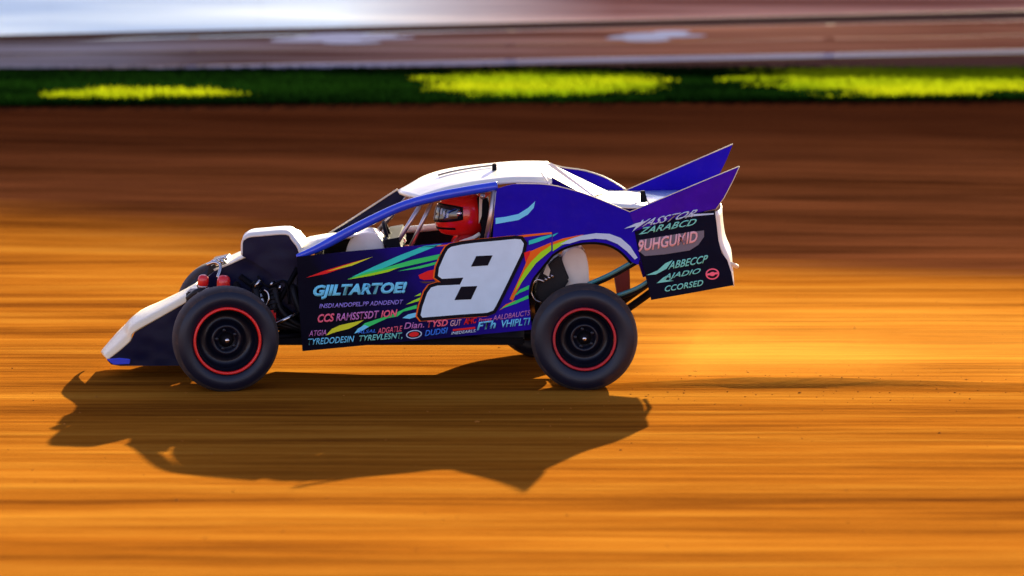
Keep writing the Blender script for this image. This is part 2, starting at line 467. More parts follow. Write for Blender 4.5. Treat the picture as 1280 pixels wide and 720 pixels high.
def back_wall():
    y = 26.0
    root = empty('sheeting_screen', (0, y, .9))
    tag(root, 'low screen of pale blue white and tan sheeting beyond the board fence', 'screen')
    mw = wood('faded_wall_paint', (.52, .62, .80), (.85, .90, .97), sx=.10, sz=7, off=1.1, lo=.38, far=((.22, .10, .07), (.50, .36, .36)), fx=(-2.5, 1.5)); mb = mw
    backlit(mw, .42)
    mc = mat('cap_paint', (.45, .42, .44), .5)
    for i in range(-13, 17):
        x0 = i * 3.0 - .6
        m_ = mw if i < 0 else mb
        link('sheet', tomesh(box_bm((x0 + 1.5, y, 1.62), (3.0, .004, 1.50)), 'sheet'), m_, root)
        if i % 2 == 0 and abs(x0) > 7: link('post', tomesh(box_bm((x0, y + .12, 1.6), (.12, .12, 1.5)), 'post'), mc, root)
    link('top_rail', tomesh(box_bm((6, y, 2.39), (92, .2, .05)), 'top_rail'), mc, root)
back_wall()

# ------------------------------------------------------------------ the race car
CARO = Vector((-.35, .85, 0))
car = empty('race_car', CARO)
tag(car, 'blue, black and white dirt track racing car, number 9, with raised twin tail fins', 'race car')
YS, YF_ = .20, 1.50         # near and far body sides

# --- near side sheets
arch = cr([(665, 412), (662, 385), (661, 368), (664, 352), (672, 340), (690, 318)], 5)
archtop = cr([(690, 318), (705, 309), (725, 303.5), (745, 302.5), (763, 306), (778, 315), (790, 328)], 5)
door_px = [(378, 439), (374, 385), (371, 321)] + cr([(371, 321), (440, 314), (520, 307), (575, 302), (615, 297.5), (655, 292), (690, 289)], 5)[1:] + [(690, 318)] + list(reversed([tuple(p) for p in arch]))[1:]
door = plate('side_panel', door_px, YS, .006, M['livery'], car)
q_px = [(690.6, 289), (655, 291.7), (616, 297)] + [(618, 262), (621, 236)] + cr([(621, 236), (645, 230), (682, 231), (712, 237), (740, 246), (787, 265)], 5)[1:] + [(924, 208), (916, 226), (905, 247), (895, 261), (850, 270.5), (793, 289), (796, 306), (800, 322), (798, 331)] + list(reversed([tuple(p) for p in archtop]))
quarter = plate('quarter_panel', q_px, YS, .006, M['blue'], car)
plate('fin_skin', [(787.5, 267), (923, 209.5), (915, 226), (904, 247), (894, 260.5), (850, 270), (795, 288)], YS - .004, .0035, M['purple'], quarter)
edge = [W(*p, YS + .003) for p in [(787, 265), (830, 247), (880, 226), (924, 208)]]
tube('edge_trim', edge, .0035, M['cream'], quarter, seg=6)
tube('edge_trim', [W(*p, YS + .003) for p in [(924, 208), (916, 226), (905, 247), (895, 261)]], .0035, M['cream'], quarter, seg=6)
tube('edge_trim', [W(*p, YS + .003) for p in cr([(645, 229.5), (682, 230.5), (712, 236.5), (740, 245.5), (787, 264.7)], 5)], .0035, M['cream'], quarter, seg=6)
rear_px = [(793.5, 290), (850, 271.5), (893.5, 262.5), (896, 282), (898, 300), (902, 316), (909, 325), (914, 340), (917, 356.5), (865, 366), (814, 375), (808, 350), (801, 322), (797, 306)]
tailp = plate('tail_panel', rear_px, YS - .004, .0035, M['navy'], car)

# --- far side sheets: top edge as seen, bottom edge mirrored from the near side
def far(pts_far, pts_near, y):
    out = [W(p[0], p[1], y) for p in pts_far]
    for p in pts_near:
        q = W(p[0], p[1], YS); out.append(Vector((q.x, y, q.z)))
    return out
pts = far(cr([(683, 203), (702, 209), (730, 213), (757, 222), (783, 237.5)], 4) + [(916, 180), (908, 200), (890, 236)], [(897, 275), (917, 356), (814, 375), (798, 325)] + list(reversed([tuple(p) for p in archtop]))[3:] + [(690, 305), (660, 298)], YF_)
fq = link('quarter_panel', tomesh(prism_bm(pts, .006), 'quarter_panel'), M['blue'], car)
tube('edge_trim', [W(p[0], p[1], YF_ - .002) for p in cr([(683, 203), (702, 209), (730, 213), (757, 222), (783, 237.5)], 4)], .005, M['cream'], fq, seg=6)
tube('edge_trim', [W(p[0], p[1], YF_ - .002) for p in [(783, 237.5), (850, 208.5), (916, 180)]], .0035, M['cream'], fq, seg=6)
pts = far([(395, 301), (440, 296), (500, 290), (560, 284), (620, 279), (680, 275)], [(690, 318)] + [tuple(p) for p in reversed(arch)][1:] + [(378, 439), (374, 385)], YF_)
fd = link('side_panel', tomesh(prism_bm(pts, .006), 'side_panel'), M['black'], car)
tube('sill_trim', [W(p[0], p[1], YF_ - .01) for p in [(412, 296), (440, 294), (500, 288), (545, 284), (600, 279)]], .024, M['white'], fd)

# --- decals of the near side
def decal(name, px, m, layer, parent=door, smooth=0, closed=True):
    p = cr(px, smooth, True) if smooth else px
    return plate(name, [tuple(q) for q in p], YS - .0022 * layer, .0016, m, parent)
nine = [(564, 308.5), (578, 305.6), (593, 303.6), (644, 298.7), (651, 299.3), (654.8, 304.5), (652.6, 315.3), (634, 354), (620.5, 381.4), (616.6, 388), (608.9, 391), (577.8, 393), (528, 397), (525.7, 394), (528, 383.3), (534, 366), (538.9, 359.4), (546.7, 357), (574.8, 355.8), (579.2, 347), (552.5, 348.6), (547.4, 345), (548.8, 334.7), (556.4, 317.2), (560, 311.4)]
edge9 = nine[:18] + [(568, 356.5), (568, 348)] + nine[20:]
outl = offset_poly(edge9, 4.2)
decal('number_outline', [tuple(p) for p in [(q.x - 1.5, q.y + .2) for q in offset_poly(edge9, 4.6)]], V['orange'], 2)
decal('number_outline', [tuple(p) for p in outl], V['black'], 3)
num = decal('number', nine, V['white'], 5)
decal('number_opening', [(595.3, 320.1), (615.7, 319.2), (609.8, 331.8), (588.8, 333.2)], V['black'], 6)
decal('number_opening', [(576.4, 358.4), (596.6, 357.5), (588.8, 374.2), (568, 375.1)], V['black'], 6)
S = [
 ('stripe', [(440, 346), (470, 332), (500, 319), (530, 307.5), (553, 305), (540, 310), (515, 320), (485, 333), (460, 342)], 'teal', 1),
 ('stripe', [(434, 349), (455, 341), (480, 335), (515, 325), (553, 317), (556, 322), (525, 329), (490, 337), (465, 343)], 'green', 2),
 ('stripe', [(434, 349.6), (458, 343), (480, 338), (500, 334), (485, 340), (462, 345)], 'lime', 3),
 ('stripe', [(497, 339), (525, 332.5), (550, 326), (549, 329.5), (525, 335.5)], 'green', 1),
 ('stripe', [(383, 347), (405, 338.5), (430, 331), (463, 322), (435, 333), (408, 342)], 'red', 1),
 ('stripe', [(408, 339.5), (430, 332), (466, 321), (440, 332)], 'yellow', 2),
 ('stripe', [(523, 344), (535, 338.5), (547, 336), (544, 349), (530, 350), (525, 348.5)], 'red', 1),
 ('stripe', [(524, 352), (546, 351.5), (549, 354), (530, 354)], 'brown', 1),
 ('stripe', [(507, 381), (516, 376), (526, 371.5), (524, 376)], 'lime', 1),
 ('stripe', [(518, 370.5), (526, 366), (526, 369)], 'lime', 1),
 ('stripe', [(503, 397.5), (510, 393), (521, 390.5), (520, 396), (512, 398.5)], 'cyan', 1),
 ('stripe', [(407, 419.5), (415, 411), (425, 406.5), (455, 400), (446, 406), (436, 411), (420, 415)], 'yellow', 1),
 ('stripe', [(446, 414), (456, 404), (470, 399.5), (484, 395), (498, 389.5), (508, 385), (521, 381), (521, 385.5), (504, 389.5), (497, 395.5), (484, 397.8), (462, 408)], 'green', 1),
 ('stripe', [(443, 417), (447, 411), (456, 406), (461, 408.5), (452, 414)], 'cyan', 2),
 ('stripe', [(662, 314.5), (670, 311), (689, 303), (689, 308), (676, 318), (665, 331), (652, 353), (641, 376), (637, 374), (648, 350), (656, 332)], 'orange', 2),
 ('stripe', [(689, 306.5), (676, 315), (664, 327), (656, 338), (648, 353), (643, 366), (655, 349), (670, 329), (689, 313)], 'lime', 3),
 ('stripe', [(655, 316), (663, 313), (662, 318), (657, 328)], 'red', 3),
 ('stripe', [(641, 371.5), (650, 362), (661.5, 356.5), (660.6, 361.5), (650, 366)], 'green', 4),
 ('stripe', [(625, 386.5), (640, 378), (660.4, 369), (660.7, 373), (645, 379.5)], 'green', 2),
 ('stripe', [(624, 388), (632, 380.5), (645, 375), (638, 380.5)], 'orange', 1),
 ('stripe', [(661, 301), (675, 296.5), (689.5, 293), (689.5, 295.5), (674, 302), (661, 306)], 'teal', 2),
 ('pinstripe', [(520, 309.5), (575, 304), (615, 299), (655, 293.5), (689.6, 290.2), (689.6, 292.4), (655, 296.4), (615, 301.5), (575, 306.5)], 'orange', 1),
]
for n_, p_, c_, l_ in S: decal(n_, p_, V[c_], l_)
Q = [
 ('stripe', [(691, 302.5), (704, 298), (716, 295.5), (730, 293), (718, 298), (704, 303.5), (691, 309)], 'orange', 1),
 ('stripe', [(691, 306), (706, 300.5), (722, 296.5), (732, 294.5), (716, 302), (702, 306.5), (691, 314)], 'lime', 2),
 ('arch_stripe', [(700, 305.5), (712, 299), (726, 294.5), (745, 291.5), (762, 292.3), (776, 297.5), (788, 308), (797, 322), (793.5, 324.5), (784, 314.5), (772, 305), (758, 299.3), (744, 298.3), (726, 300), (712, 304.5)], 'ice', 3),
 ('stripe', [(691, 293.5), (698, 291), (691, 296)], 'teal', 1),
 ('stripe', [(619.5, 272.5), (632, 271), (648, 267.5), (660, 260), (669, 251.5), (667, 260), (660, 268), (648, 275), (619.5, 280)], 'cyan', 1),
]
for n_, p_, c_, l_ in Q: decal(n_, p_, V[c_], l_, quarter)
# black lip inside the arch
lip = [W(p[0], p[1], YS + .02) for p in list(arch)[10:] + list(archtop)[1:]]
tube('arch_lip', lip, .016, M['black'], car, seg=8)

# --- lettering
def text(s, p0, p1, h, m, parent=door, layer=4, shear=.25, bold=.0):
    cu = bpy.data.curves.new('lettering', 'FONT'); cu.body = s; cu.shear = shear; cu.offset = bold; cu.resolution_u = 3
    to = bpy.data.objects.new('tmp', cu); C.objects.link(to)
    bpy.context.view_layer.update()
    me = bpy.data.meshes.new_from_object(to, depsgraph=bpy.context.evaluated_depsgraph_get())
    bpy.data.objects.remove(to)
    xs = [v.co.x for v in me.vertices]; ys = [v.co.y for v in me.vertices]
    x0, x1, y0, y1 = min(xs), max(xs), min(ys), max(ys)
    y = YS - .0022 * layer
    A, B = W(p0[0], p0[1], y), W(p1[0], p1[1], y)
    D = B - A; hh = (W(p0[0], p0[1] - h, y) - A).z
    for v in me.vertices:
        a = (v.co.x - x0) / (x1 - x0); b = (v.co.y - y0) / (y1 - y0)
        v.co = A + D * a + Vector((0, 0, hh * b))
    bm = bmesh.new(); bm.from_mesh(me); bpy.data.meshes.remove(me)
    r = bmesh.ops.extrude_face_region(bm, geom=list(bm.faces))
    bmesh.ops.translate(bm, verts=[g for g in r['geom'] if isinstance(g, bmesh.types.BMVert)], vec=(0, .0012, 0))
    return link('lettering', tomesh(bm, 'lettering'), m, parent)
T = [
 ('GJILTARTOE!', (391.5, 374.5), (509, 370), 18, 'cyan', .05), ('INSDI.ANDOPEL.PP ADNDENDT', (399, 385.5), (504, 380), 5.5, 'violet', .01),
 ('CCS', (397, 403.5), (418, 402), 10.5, 'pink', .035), ('RAMSSTSDT', (420, 401.5), (474, 397.5), 9.5, 'magenta', .02), ('ION', (476, 397.3), (497, 395.5), 9, 'pink', .03),
 ('ATGIA', (386, 420.5), (408, 419), 7, 'magenta', .01), ('TYREDODESIN', (385, 431.5), (443, 427.5), 8, 'cyan', .01), ('TYREVLESNT,', (449, 428), (503, 424), 8.5, 'mint', .015),
 ('ALSAL', (447, 417.3), (470, 415.5), 4, 'blue', .01), ('ADGATLE', (472, 417.5), (503, 414), 7, 'pink', .01), ('Dian.', (505, 411.5), (530, 409.5), 8, 'magenta', .01),
 ('TYSD', (534, 409.5), (560, 407.5), 8.5, 'pink', .03), ('GUT', (563, 408), (577, 406.5), 7.5, 'rose', .01), ('AMC', (579.5, 406), (596, 404), 8, 'red', .04),
 ('Prmst', (598, 402.5), (615, 400.5), 4, 'pink', .01), ('AALDBAUCTS', (616, 401), (663, 394), 6.5, 'magenta', .01),
 ('FTh', (596, 413), (620, 410), 10, 'cyan', .03), ('VHIPLTI', (627, 409.5), (663, 406), 9, 'cyan', .02),
 ('DUDISI', (531, 420.5), (560, 416.5), 7.5, 'blue', .02), ('INEDEARLS.', (564, 418.5), (595, 415), 3.5, 'white', .01),
]
for s_, a_, b_, h_, c_, bo in T: text(s_, a_, b_, h_, V[c_], bold=bo)
decal('red_line', [(566, 411.5), (594, 408.5), (594, 411), (566, 414)], V['red'], 4)
def ell(cx, cy, rx, ry, n=20, rot=-.12): return [(cx + rx * math.cos(a) * math.cos(rot) - ry * math.sin(a) * math.sin(rot), cy + rx * math.cos(a) * math.sin(rot) + ry * math.sin(a) * math.cos(rot)) for a in [2 * PI * k / n for k in range(n)]]
decal('oval_badge', ell(517.5, 418, 10, 5.3), V['ice'], 3); decal('oval_badge', ell(517.5, 418, 8.6, 4.2), V['black'], 4); decal('oval_badge', ell(517.5, 418, 6.2, 3), V['red'], 5)
TR = [
 ('VASSTOR', (797, 284.5), (872, 270), 8.5, 'ice', .01, .9), ('ZARABCD', (798, 293.5), (871, 281), 8, 'mint', .015, .5),
 ('9UHGUMID', (798, 315.5), (872, 303), 15, 'rose', .03, .15), ('ABBECCP', (835, 337), (885, 328), 9.5, 'mint', .015, .4),
 ('AJADIO', (829, 351.5), (876, 343.5), 8.5, 'mint', .015, .4), ('CCORSED', (831, 365), (879, 357), 7.5, 'mint', .015, .2),
]
for s_, a_, b_, h_, c_, bo, sh in TR: text(s_, a_, b_, h_, V[c_], parent=tailp, layer=5, bold=bo, shear=sh)
def tdec(name, px, c, layer, smooth=0): return decal(name, px, V[c], layer, tailp, smooth)
tdec('badge_patch', [(799, 300), (850, 292), (880, 288), (880, 296), (873, 306), (862, 313), (830, 318), (806, 320), (799, 314)], 'grey', 3)
tdec('swoosh', [(780, 286), (795, 279), (808, 276), (790, 290), (795, 283)], 'ice', 6)
tdec('swoosh', [(845, 273), (868, 267.5), (892, 266.5), (892, 268), (870, 270)], 'ice', 3)
tdec('swoosh', [(808, 344), (822, 338), (832, 329), (841, 325), (833, 336), (820, 343)], 'mint', 3)
tdec('swoosh', [(821, 354), (829, 347), (836, 343), (832, 350), (842, 351)], 'mint', 3)
tdec('round_badge', ell(890.5, 342.5, 8.6, 7), 'pink', 3); tdec('round_badge', ell(890.5, 342.5, 6.8, 5.4), 'black', 4); tdec('round_badge', ell(890.5, 342.5, 3.6, 2.6), 'pink', 5)
tdec('round_badge', [(883, 342), (898, 340), (898, 342.6), (883, 344.6)], 'pink', 6)

# --- roof
ROWS = 9
near = cr([(531, 249), (560, 240), (590, 234), (620, 229.5), (650, 227), (690, 228)], 5)
farp = cr([(506, 236), (530, 221.5), (560, 212.5), (600, 207), (645, 203), (684, 203)], 5)
rows = []
for j in range(ROWS):
    t = j / (ROWS - 1); row = []
    for i, (a, b) in enumerate(zip(near, farp)):
        A, B = W(a[0], a[1], .30), W(b[0], b[1], 1.40)
        p = A.lerp(B, t); p.z += .035 * math.sin(PI * t)
        k = max(0, 1 - i / 7); p.x -= .10 * math.sin(PI * t) * k; p.z -= .03 * math.sin(PI * t) * k
        row.append(p)
    rows.append(row)
roof = loft('roof', rows, M['white'], car, .018)
tube('roof_reflection_strip', [rows[4][i] + Vector((0, 0, .020)) for i in range(6, 17)], .006, M['grey'], roof, seg=6)  # streak of reflection on the roof, built as a thin raised strip
link('roof_bracket', tomesh(box_bm(W(618, 209, .7), (.03, .05, .05), bevel=.006), 'roof_bracket'), M['black'], roof)
link('roof_bracket', tomesh(box_bm(W(619, 232, .27), (.03, .04, .04), bevel=.006), 'roof_bracket'), M['black'], roof)
# --- pillars, cage
ap = cr([(371, 321), (400, 309), (445, 285), (500, 259), (545, 246), (590, 237.5), (622, 232.5)], 6)
tube('windshield_pillar', [W(p[0], p[1], .24) for p in ap], [.016 + .014 * min(1, i / 8) for i in range(len(ap))], M['pillar_blue'], car, seg=14)
plate('windshield_side', [(412, 292), (440, 274.5), (470, 255), (497, 237.5), (520, 245), (500, 256), (460, 280), (442, 291)], 1.36, .008, M['nose_navy'], car)
tube('far_pillar', [W(p[0], p[1], 1.36) for p in [(410, 292.5), (440, 273.5), (470, 254), (497, 236.5)]], .006, M['cream'], car, seg=8)
tube('cage_bar', [W(491, 313, .42), W(528, 252, .42)], .014, M['steel'], car)
tube('cage_bar', [W(511, 313, .55), W(542, 248, .55)], .013, M['steel'], car)
tube('roof_post', [W(608.5, 299, .235), W(614, 268, .235), W(618, 236, .24)], .018, M['steel'], car)
tube('cage_bar', [W(600, 297, 1.30), W(606, 212, 1.30)], .018, M['steel'], car)
tube('cage_bar', [W(470, 292, 1.30), W(515, 240, 1.30)], .016, M['steel'], car)
tube('cage_bar', [W(603, 246, .30), W(604, 232, .8), W(604, 225, 1.30)], .016, M['steel'], car)
# --- rear window struts and rear hoop
loft('rear_strut', [[W(683, 205, .34), W(690, 204, .34)], [W(741, 246, .27), W(748, 248.5, .26)]], M['white'], car, .012, smooth=False)
rw = [[W(682, 218, .5), W(735, 246, .5)], [W(688, 205, 1.3), W(760, 240, 1.3)]]
loft('rear_window', rw, M['nose_navy'], car, .006, smooth=False)
tube('rear_strut', [W(668, 233, .27), W(690, 236, .30), (W(735, 247, .3))], .007, M['white'], car, seg=8)
tube('rear_strut', [W(677, 216, .30), W(690, 236, .30)], .006, M['white'], car, seg=8)
tube('rear_strut', [W(672, 238, .22), W(695, 243, .22), W(722, 243.5, .22)], .005, M['cream'], car, seg=8)
# --- rear deck and spoiler
zd = W(800, 239, 1.48).z
def dk(px_, y, dz=0): q = W(px_, 260, .21); return Vector((q.x, y, zd + dz))
d1 = [[dk(735, y, .03), dk(760, y, .01), dk(785, y, 0), dk(812, y, 0)] for y in (.215, .6, 1.0, 1.49)]
loft('rear_deck', d1, M['white'], car, .006)
d2 = [[dk(813, y, 0), dk(850, y, .004), dk(897, y, .012)] for y in (.215, .6, 1.0, 1.49)]
loft('rear_deck', d2, M['lexan'], car, .006, label='pale blue spoiler sheet between the tail fins')
bm = prism_bm([W(p[0], p[1], .62) for p in [(801, 238.5), (806, 238.5), (811, 257), (800, 258)]], .02)
link('spoiler_brace', tomesh(bm, 'spoiler_brace'), M['black'], car)
tube('deck_seam', [W(799, 240, 1.2), W(797, 250, .7), W(790, 259, .32)], .003, M['black'], car, seg=6)
# --- tail skin bowed backwards
tp = [(893.5, 263), (898, 300), (909, 326), (917, 356)]
rows = []
for j in range(11):
    y = YS + .004 + (YF_ - YS) * j / 10; row = []
    for i, p in enumerate(cr(tp, 4)):
        q = W(p[0], p[1], YS); u = i / 12
        bow = .075 * math.sin(PI * min(1, max(0, j / 10)) ) ** .6 * (1 - .75 * max(0, u - .55) / .45)
        row.append(Vector((q.x + bow, y, q.z - .01)))
    rows.append(row)
loft('tail_skin', rows, M['white'], car, .008)
tube('rear_bumper', [W(914, 330, .30), W(921, 333, .5), W(921, 333, 1.1), W(912, 328, 1.45)], .014, M['cream'], car)

# --- nose
nn = cr([(134, 449), (150, 437), (163, 425), (167, 415), (200, 396), (238, 374), (252, 366)], 4)
nf = cr([(131, 437), (141, 423), (156, 407), (176, 389), (204, 376), (232, 362), (250, 352)], 4)
rows = []
for j in range(5):
    t = j / 4
    rows.append([W(a[0], a[1], .55).lerp(W(b[0], b[1], 1.2), t) + Vector((-.03 * math.sin(PI * t), 0, .012 * math.sin(PI * t))) for a, b in zip(nn, nf)])
nose = loft('nose_top', rows, M['nose_white'], car, .010)
plate('nose_side', [(134, 450.5), (150, 438.5), (163, 427), (168, 416), (200, 397.5), (238, 375.5), (253, 367), (262, 378), (266, 400), (262, 430), (232, 457), (150, 457.5), (139, 455.5)], .556, .638, M['nose_navy'], car, bevel=.0)
plate('nose_blue_highlight', [(133, 449), (150, 447.5), (163, 449), (162, 455), (142, 456)], .535, .02, M['pillar_blue'], nose, bevel=.003)  # bluish highlight at the nose tip, built as a small blue plate
# --- hood and engine cover
plate('engine_cover', [(252, 352), (270, 338), (286, 331.5), (305, 323), (340, 318), (378, 314), (380, 398), (350, 402), (322, 388), (300, 372), (270, 372)], .50, .70, M['nose_navy'], car)
hn = [(268, 338), (286, 330.5), (305, 322), (340, 317), (377, 313.5)]
hf = [(262, 333), (284, 322), (303, 313.5), (340, 308), (372, 303)]
loft('hood', [[W(*p, .49) for p in hn], [W(*p, 1.22) for p in hf]], M['cream'], car, .008, smooth=False)
plate('radiator_shroud', [(262, 329), (280, 325), (287, 332), (270, 342), (258, 347)], .62, .4, M['oil'], car)
# scoop
sn = cr([(303, 320), (303.5, 304), (309, 298), (325, 296), (357, 294), (364, 301), (371, 310), (374, 318)], 4)
bm = prism_bm([W(p[0], p[1], .46) for p in list(sn)] + [W(372, 345, .46), W(369, 372, .46), W(352, 366, .46), W(338, 342, .46), W(318, 328, .46)], .42)
scoop = link('air_scoop', tomesh(bm, 'air_scoop'), M['nose_navy'], car)
A = [W(p[0], p[1], .455) + Vector((-.004 if i < 6 else .004, 0, .008)) for i, p in enumerate(sn)]
rows = []
for j in range(5):
    t = j / 4; rows.append([p + Vector((.0 + .03 * t * (i > 18), .435 * t, .020 * math.sin(PI * t))) for i, p in enumerate(A)])
loft('scoop_top', rows, M['white'], scoop, .012)
# cowl sheet ahead of the cockpit
cn = [(374, 319), (400, 308), (425, 299.5), (446, 294)]
cf = [(372, 302), (388, 296), (414, 291.5), (446, 291)]
loft('cowl', [[W(*p, .26) for p in cn], [W(*p, .8) + Vector((0, 0, .06)) for p in [(373, 316), (396, 309), (422, 303), (446, 302)]], [W(*p, 1.42) for p in cf]], M['white'], car, .006)
# --- chassis
cb = box_bm((-.72, .86, .27), (1.6, 1.10, .05), bevel=.01)
link('floor_pan', tomesh(cb, 'floor_pan'), M['black'], car)
link('firewall', tomesh(box_bm((-1.27, .86, .53), (.03, 1.2, .50)), 'firewall'), M['black'], car)
link('cockpit_rear_wall', tomesh(box_bm((.04, .86, .61), (.02, 1.25, .50)), 'cockpit_rear_wall'), M['black'], car)
for yy in (.62, 1.12):
    tube('frame_rail', [(-2.25, yy, .30), (-1.6, yy, .26), (0.5, yy, .26), (.9, yy, .55), (1.35, yy, .62)], .025, M['black'], car)
tube('front_bumper', [(-2.3, .58, .36), (-2.36, .7, .36), (-2.36, 1.05, .36), (-2.3, 1.17, .36)], .02, M['black'], car)
# --- interior
tb = cr([(432, 316), (436, 303), (445, 294), (458, 290.5), (470, 293), (478, 302), (481, 315)], 4)
plate('dash_pod', tb, .50, .34, M['white'], car, bevel=.012)
plate('instrument_panel', [(481, 300), (498, 297), (502, 312), (483, 314)], .40, .9, M['black'], car)
plate('switch_box', [(497, 299), (506, 297), (508, 303), (499, 305)], .9, .05, M['white'], car, bevel=.006)
# seat
sc = W(600, 280, .62)
bm = box_bm((sc.x + .02, .62, .74), (.10, .46, .66), rot=Matrix.Rotation(R(-10), 3, 'Y').transposed(), bevel=.03)
seat = link('seat', tomesh(bm, 'seat'), M['black'], car)
link('seat_base', tomesh(box_bm((sc.x - .22, .62, .42), (.46, .44, .10), bevel=.03), 'seat_base'), M['black'], seat)
plate('headrest', [(596, 246), (604, 243), (611, 250), (611, 288), (604, 294), (599, 275)], .50, .26, M['black'], seat, bevel=.008)
plate('headrest_edge', [(599, 246), (603, 246), (602, 270), (598.5, 280)], .485, .012, M['cream'], seat)
plate('headrest_pad', [(597, 239), (612, 237), (613, 243), (606, 248), (598, 246)], .46, .2, M['red'], seat, bevel=.005)
tube('harness', [W(600, 292, .48), W(592, 297, .50), W(575, 303, .52)], .012, M['white'], seat, flat=.4)
# steering wheel
swc = Vector((-.78, .62, .86))
axis = Vector((1, 0, .35)).normalized(); a = Vector((0, 1, 0)); b = axis.cross(a)
bm = bmesh.new(); ring = [swc + (a * math.cos(t) + b * math.sin(t)) * .155 for t in [2 * PI * k / 32 for k in range(33)]]
tube_bm(ring, .012, bm, 8)
for t in (.3, 2.4, 4.7): tube_bm([swc, swc + (a * math.cos(t) + b * math.sin(t)) * .155], .010, bm, 6)
tube_bm([swc, swc - axis * .4], .014, bm, 8)
link('steering_wheel', tomesh(bm, 'steering_wheel'), M['black'], car, smooth=True)

# --- wheels
def wheel(c, r, w, steer, ring_m, rr, near_side=True):
    """c: centre of the tyre; outer face towards -y for the near side"""
    s = -1 if near_side else 1
    out = Vector((0, s, 0)); out.rotate(Matrix.Rotation(steer, 3, 'Z'))
    e = empty('wheel', Vector(c) - CARO); e.parent = car
    hw = w / 2
    side = [(-hw * .80, rr * 1.0), (-hw * .96, rr * 1.12), (-hw * 1.04, r * .77), (-hw * 1.02, r * .85), (-hw * .90, r * .925)]
    tread = [(-hw * .90, r * .925), (-hw * .80, r * .962), (-hw * .6, r * .988), (-hw * .3, r), (0, r * 1.002), (hw * .3, r), (hw * .6, r * .988), (hw * .80, r * .962), (hw * .90, r * .925)]
    prof_s = [(x, q) for x, q in side]
    bm = lathe_bm(prof_s, c, out, 72); lathe_bm([(-x, q) for x, q in reversed(side)], c, out, 72, bm)
    ty = link('tyre', tomesh(bm, 'tyre'), M['tyre'], e, smooth=True, origin=c)
    # tread with shallow cut blocks
    bm = lathe_bm(tread, c, out, 96)
    tr = link('tread', tomesh(bm, 'tread'), M['tread'], e, smooth=True, origin=c)
    nt_ = M['tread']
    # rim: rolled lip ring, barrel, dish
    lathe('bead_ring', [(hw * .84, rr * 1.045), (hw * 1.00, rr * 1.04), (hw * 1.03, rr * 1.0), (hw * 1.00, rr * .965), (hw * .86, rr * .955)], c, ring_m, e, out, 72, origin=c)
    dish = lathe('rim', [(hw * .9, rr * .94), (hw * .55, rr * .88), (hw * .1, rr * .84), (hw * .0, rr * .66), (hw * .12, rr * .55), (hw * .42, rr * .47), (hw * .46, rr * .38), (hw * .30, rr * .34), (hw * .28, rr * .20)], c, M['rim_black'], e, out, 72, origin=c)
    lathe('rim_back', [(-hw * .8, rr), (-hw * .6, rr * .9), (0, rr * .84)], c, M['rim_black'], dish, out, 48)
    lathe('hub', [(hw * .26, rr * .24), (hw * .50, rr * .20), (hw * .66, rr * .14), (hw * .70, rr * .08), (hw * .70, 0)], c, M['black'], e, out, 24, origin=c)
    lathe('hub_cap', [(hw * .72, rr * .075), (hw * .80, rr * .06), (hw * .80, 0)], c, M['chrome'], e, out, 16, origin=c)
    a = out.orthogonal().normalized(); b = out.cross(a)
    for k in range(5):
        t = 2 * PI * k / 5 + .4; p = Vector(c) + (a * math.cos(t) + b * math.sin(t)) * rr * .30
        lathe('wheel_nut', [(hw * .30, .012), (hw * .44, .011), (hw * .46, 0)], p, M['rim_black'], e, out, 6, smooth=False, origin=c)
    for k in range(16):
        t = 2 * PI * k / 16; p = Vector(c) + (a * math.cos(t) + b * math.sin(t)) * rr * .995
        lathe('bead_bolt', [(hw * 1.00, .006), (hw * 1.06, .005), (hw * 1.065, 0)], p, ring_m, e, out, 6, smooth=False, origin=c)
    # back disc
    lathe('brake_disc', [(-hw * .3, 0), (-hw * .3, rr * .5), (-hw * .2, rr * .5), (-hw * .2, 0)], c, M['steel'], e, out, 32, origin=c)
    return e
R1, R2 = .334, .338
fx = W(283.5, 428, .13).x; rx = W(730, 421, .14).x
wheel((fx, .05, R1 - .012), R1, .25, R(11), M['ring_red'], .205)
wheel((rx, .11, R2 - .012), R2, .27, 0, M['ring_red2'], .192)
wheel((-1.95, 1.63, R1 - .012), R1, .25, R(11), M['ring_red'], .205, False)
wheel((rx - .26, 1.66, R2 - .012), R2, .27, 0, M['ring_red2'], .192, False)
# --- axles, suspension, engine bits
tube('rear_axle', [(rx, .25, R2), (rx - .13, .9, R2), (rx - .26, 1.55, R2)], .04, M['oil'], car)
lathe('axle_centre', [(-.14, .04), (-.10, .12), (0, .15), (.10, .12), (.14, .04)], (rx - .12, .9, R2), M['oil'], car)
tube('front_axle', [(fx, .25, .33), (fx + .03, .5, .30), (fx, 1.3, .30), (-1.88, 1.55, .33)], .028, M['oil'], car)
tube('upper_arm', [W(303, 405, .24), W(345, 398, .5)], .014, M['steel'], car)
tube('radius_rod', [W(338, 408, .30), W(374, 391, .32)], .012, M['chrome'], car)
tube('lower_rail', [W(300, 424, .33), W(378, 419, .33)], .016, M['black'], car)
def shock(p, q, mm):
    p, q = Vector(p), Vector(q)
    tube('shock_absorber', [p, p.lerp(q, .5), q], [.028, .028, .016], mm, car)
    n = 48; bm = bmesh.new(); d = (q - p); t = d.normalized(); a = t.orthogonal().normalized(); b = t.cross(a)
    tube_bm([p + d * (k / n) + (a * math.cos(k * 2 * PI / 8) + b * math.sin(k * 2 * PI / 8)) * .036 for k in range(n + 1)], .005, bm, 5)
    link('coil_spring', tomesh(bm, 'coil_spring'), M['oil'], car, smooth=True)
shock(W(333, 392, .36), W(318, 352, .46), M['chrome'])
shock(W(341, 392, .34), W(343, 355, .45), M['oil'])
tube('brake_line', cr([W(330, 362, .38), W(335, 366, .36), W(336, 374, .35), W(333, 382, .35)], 4), .005, M['chrome'], car, seg=6)
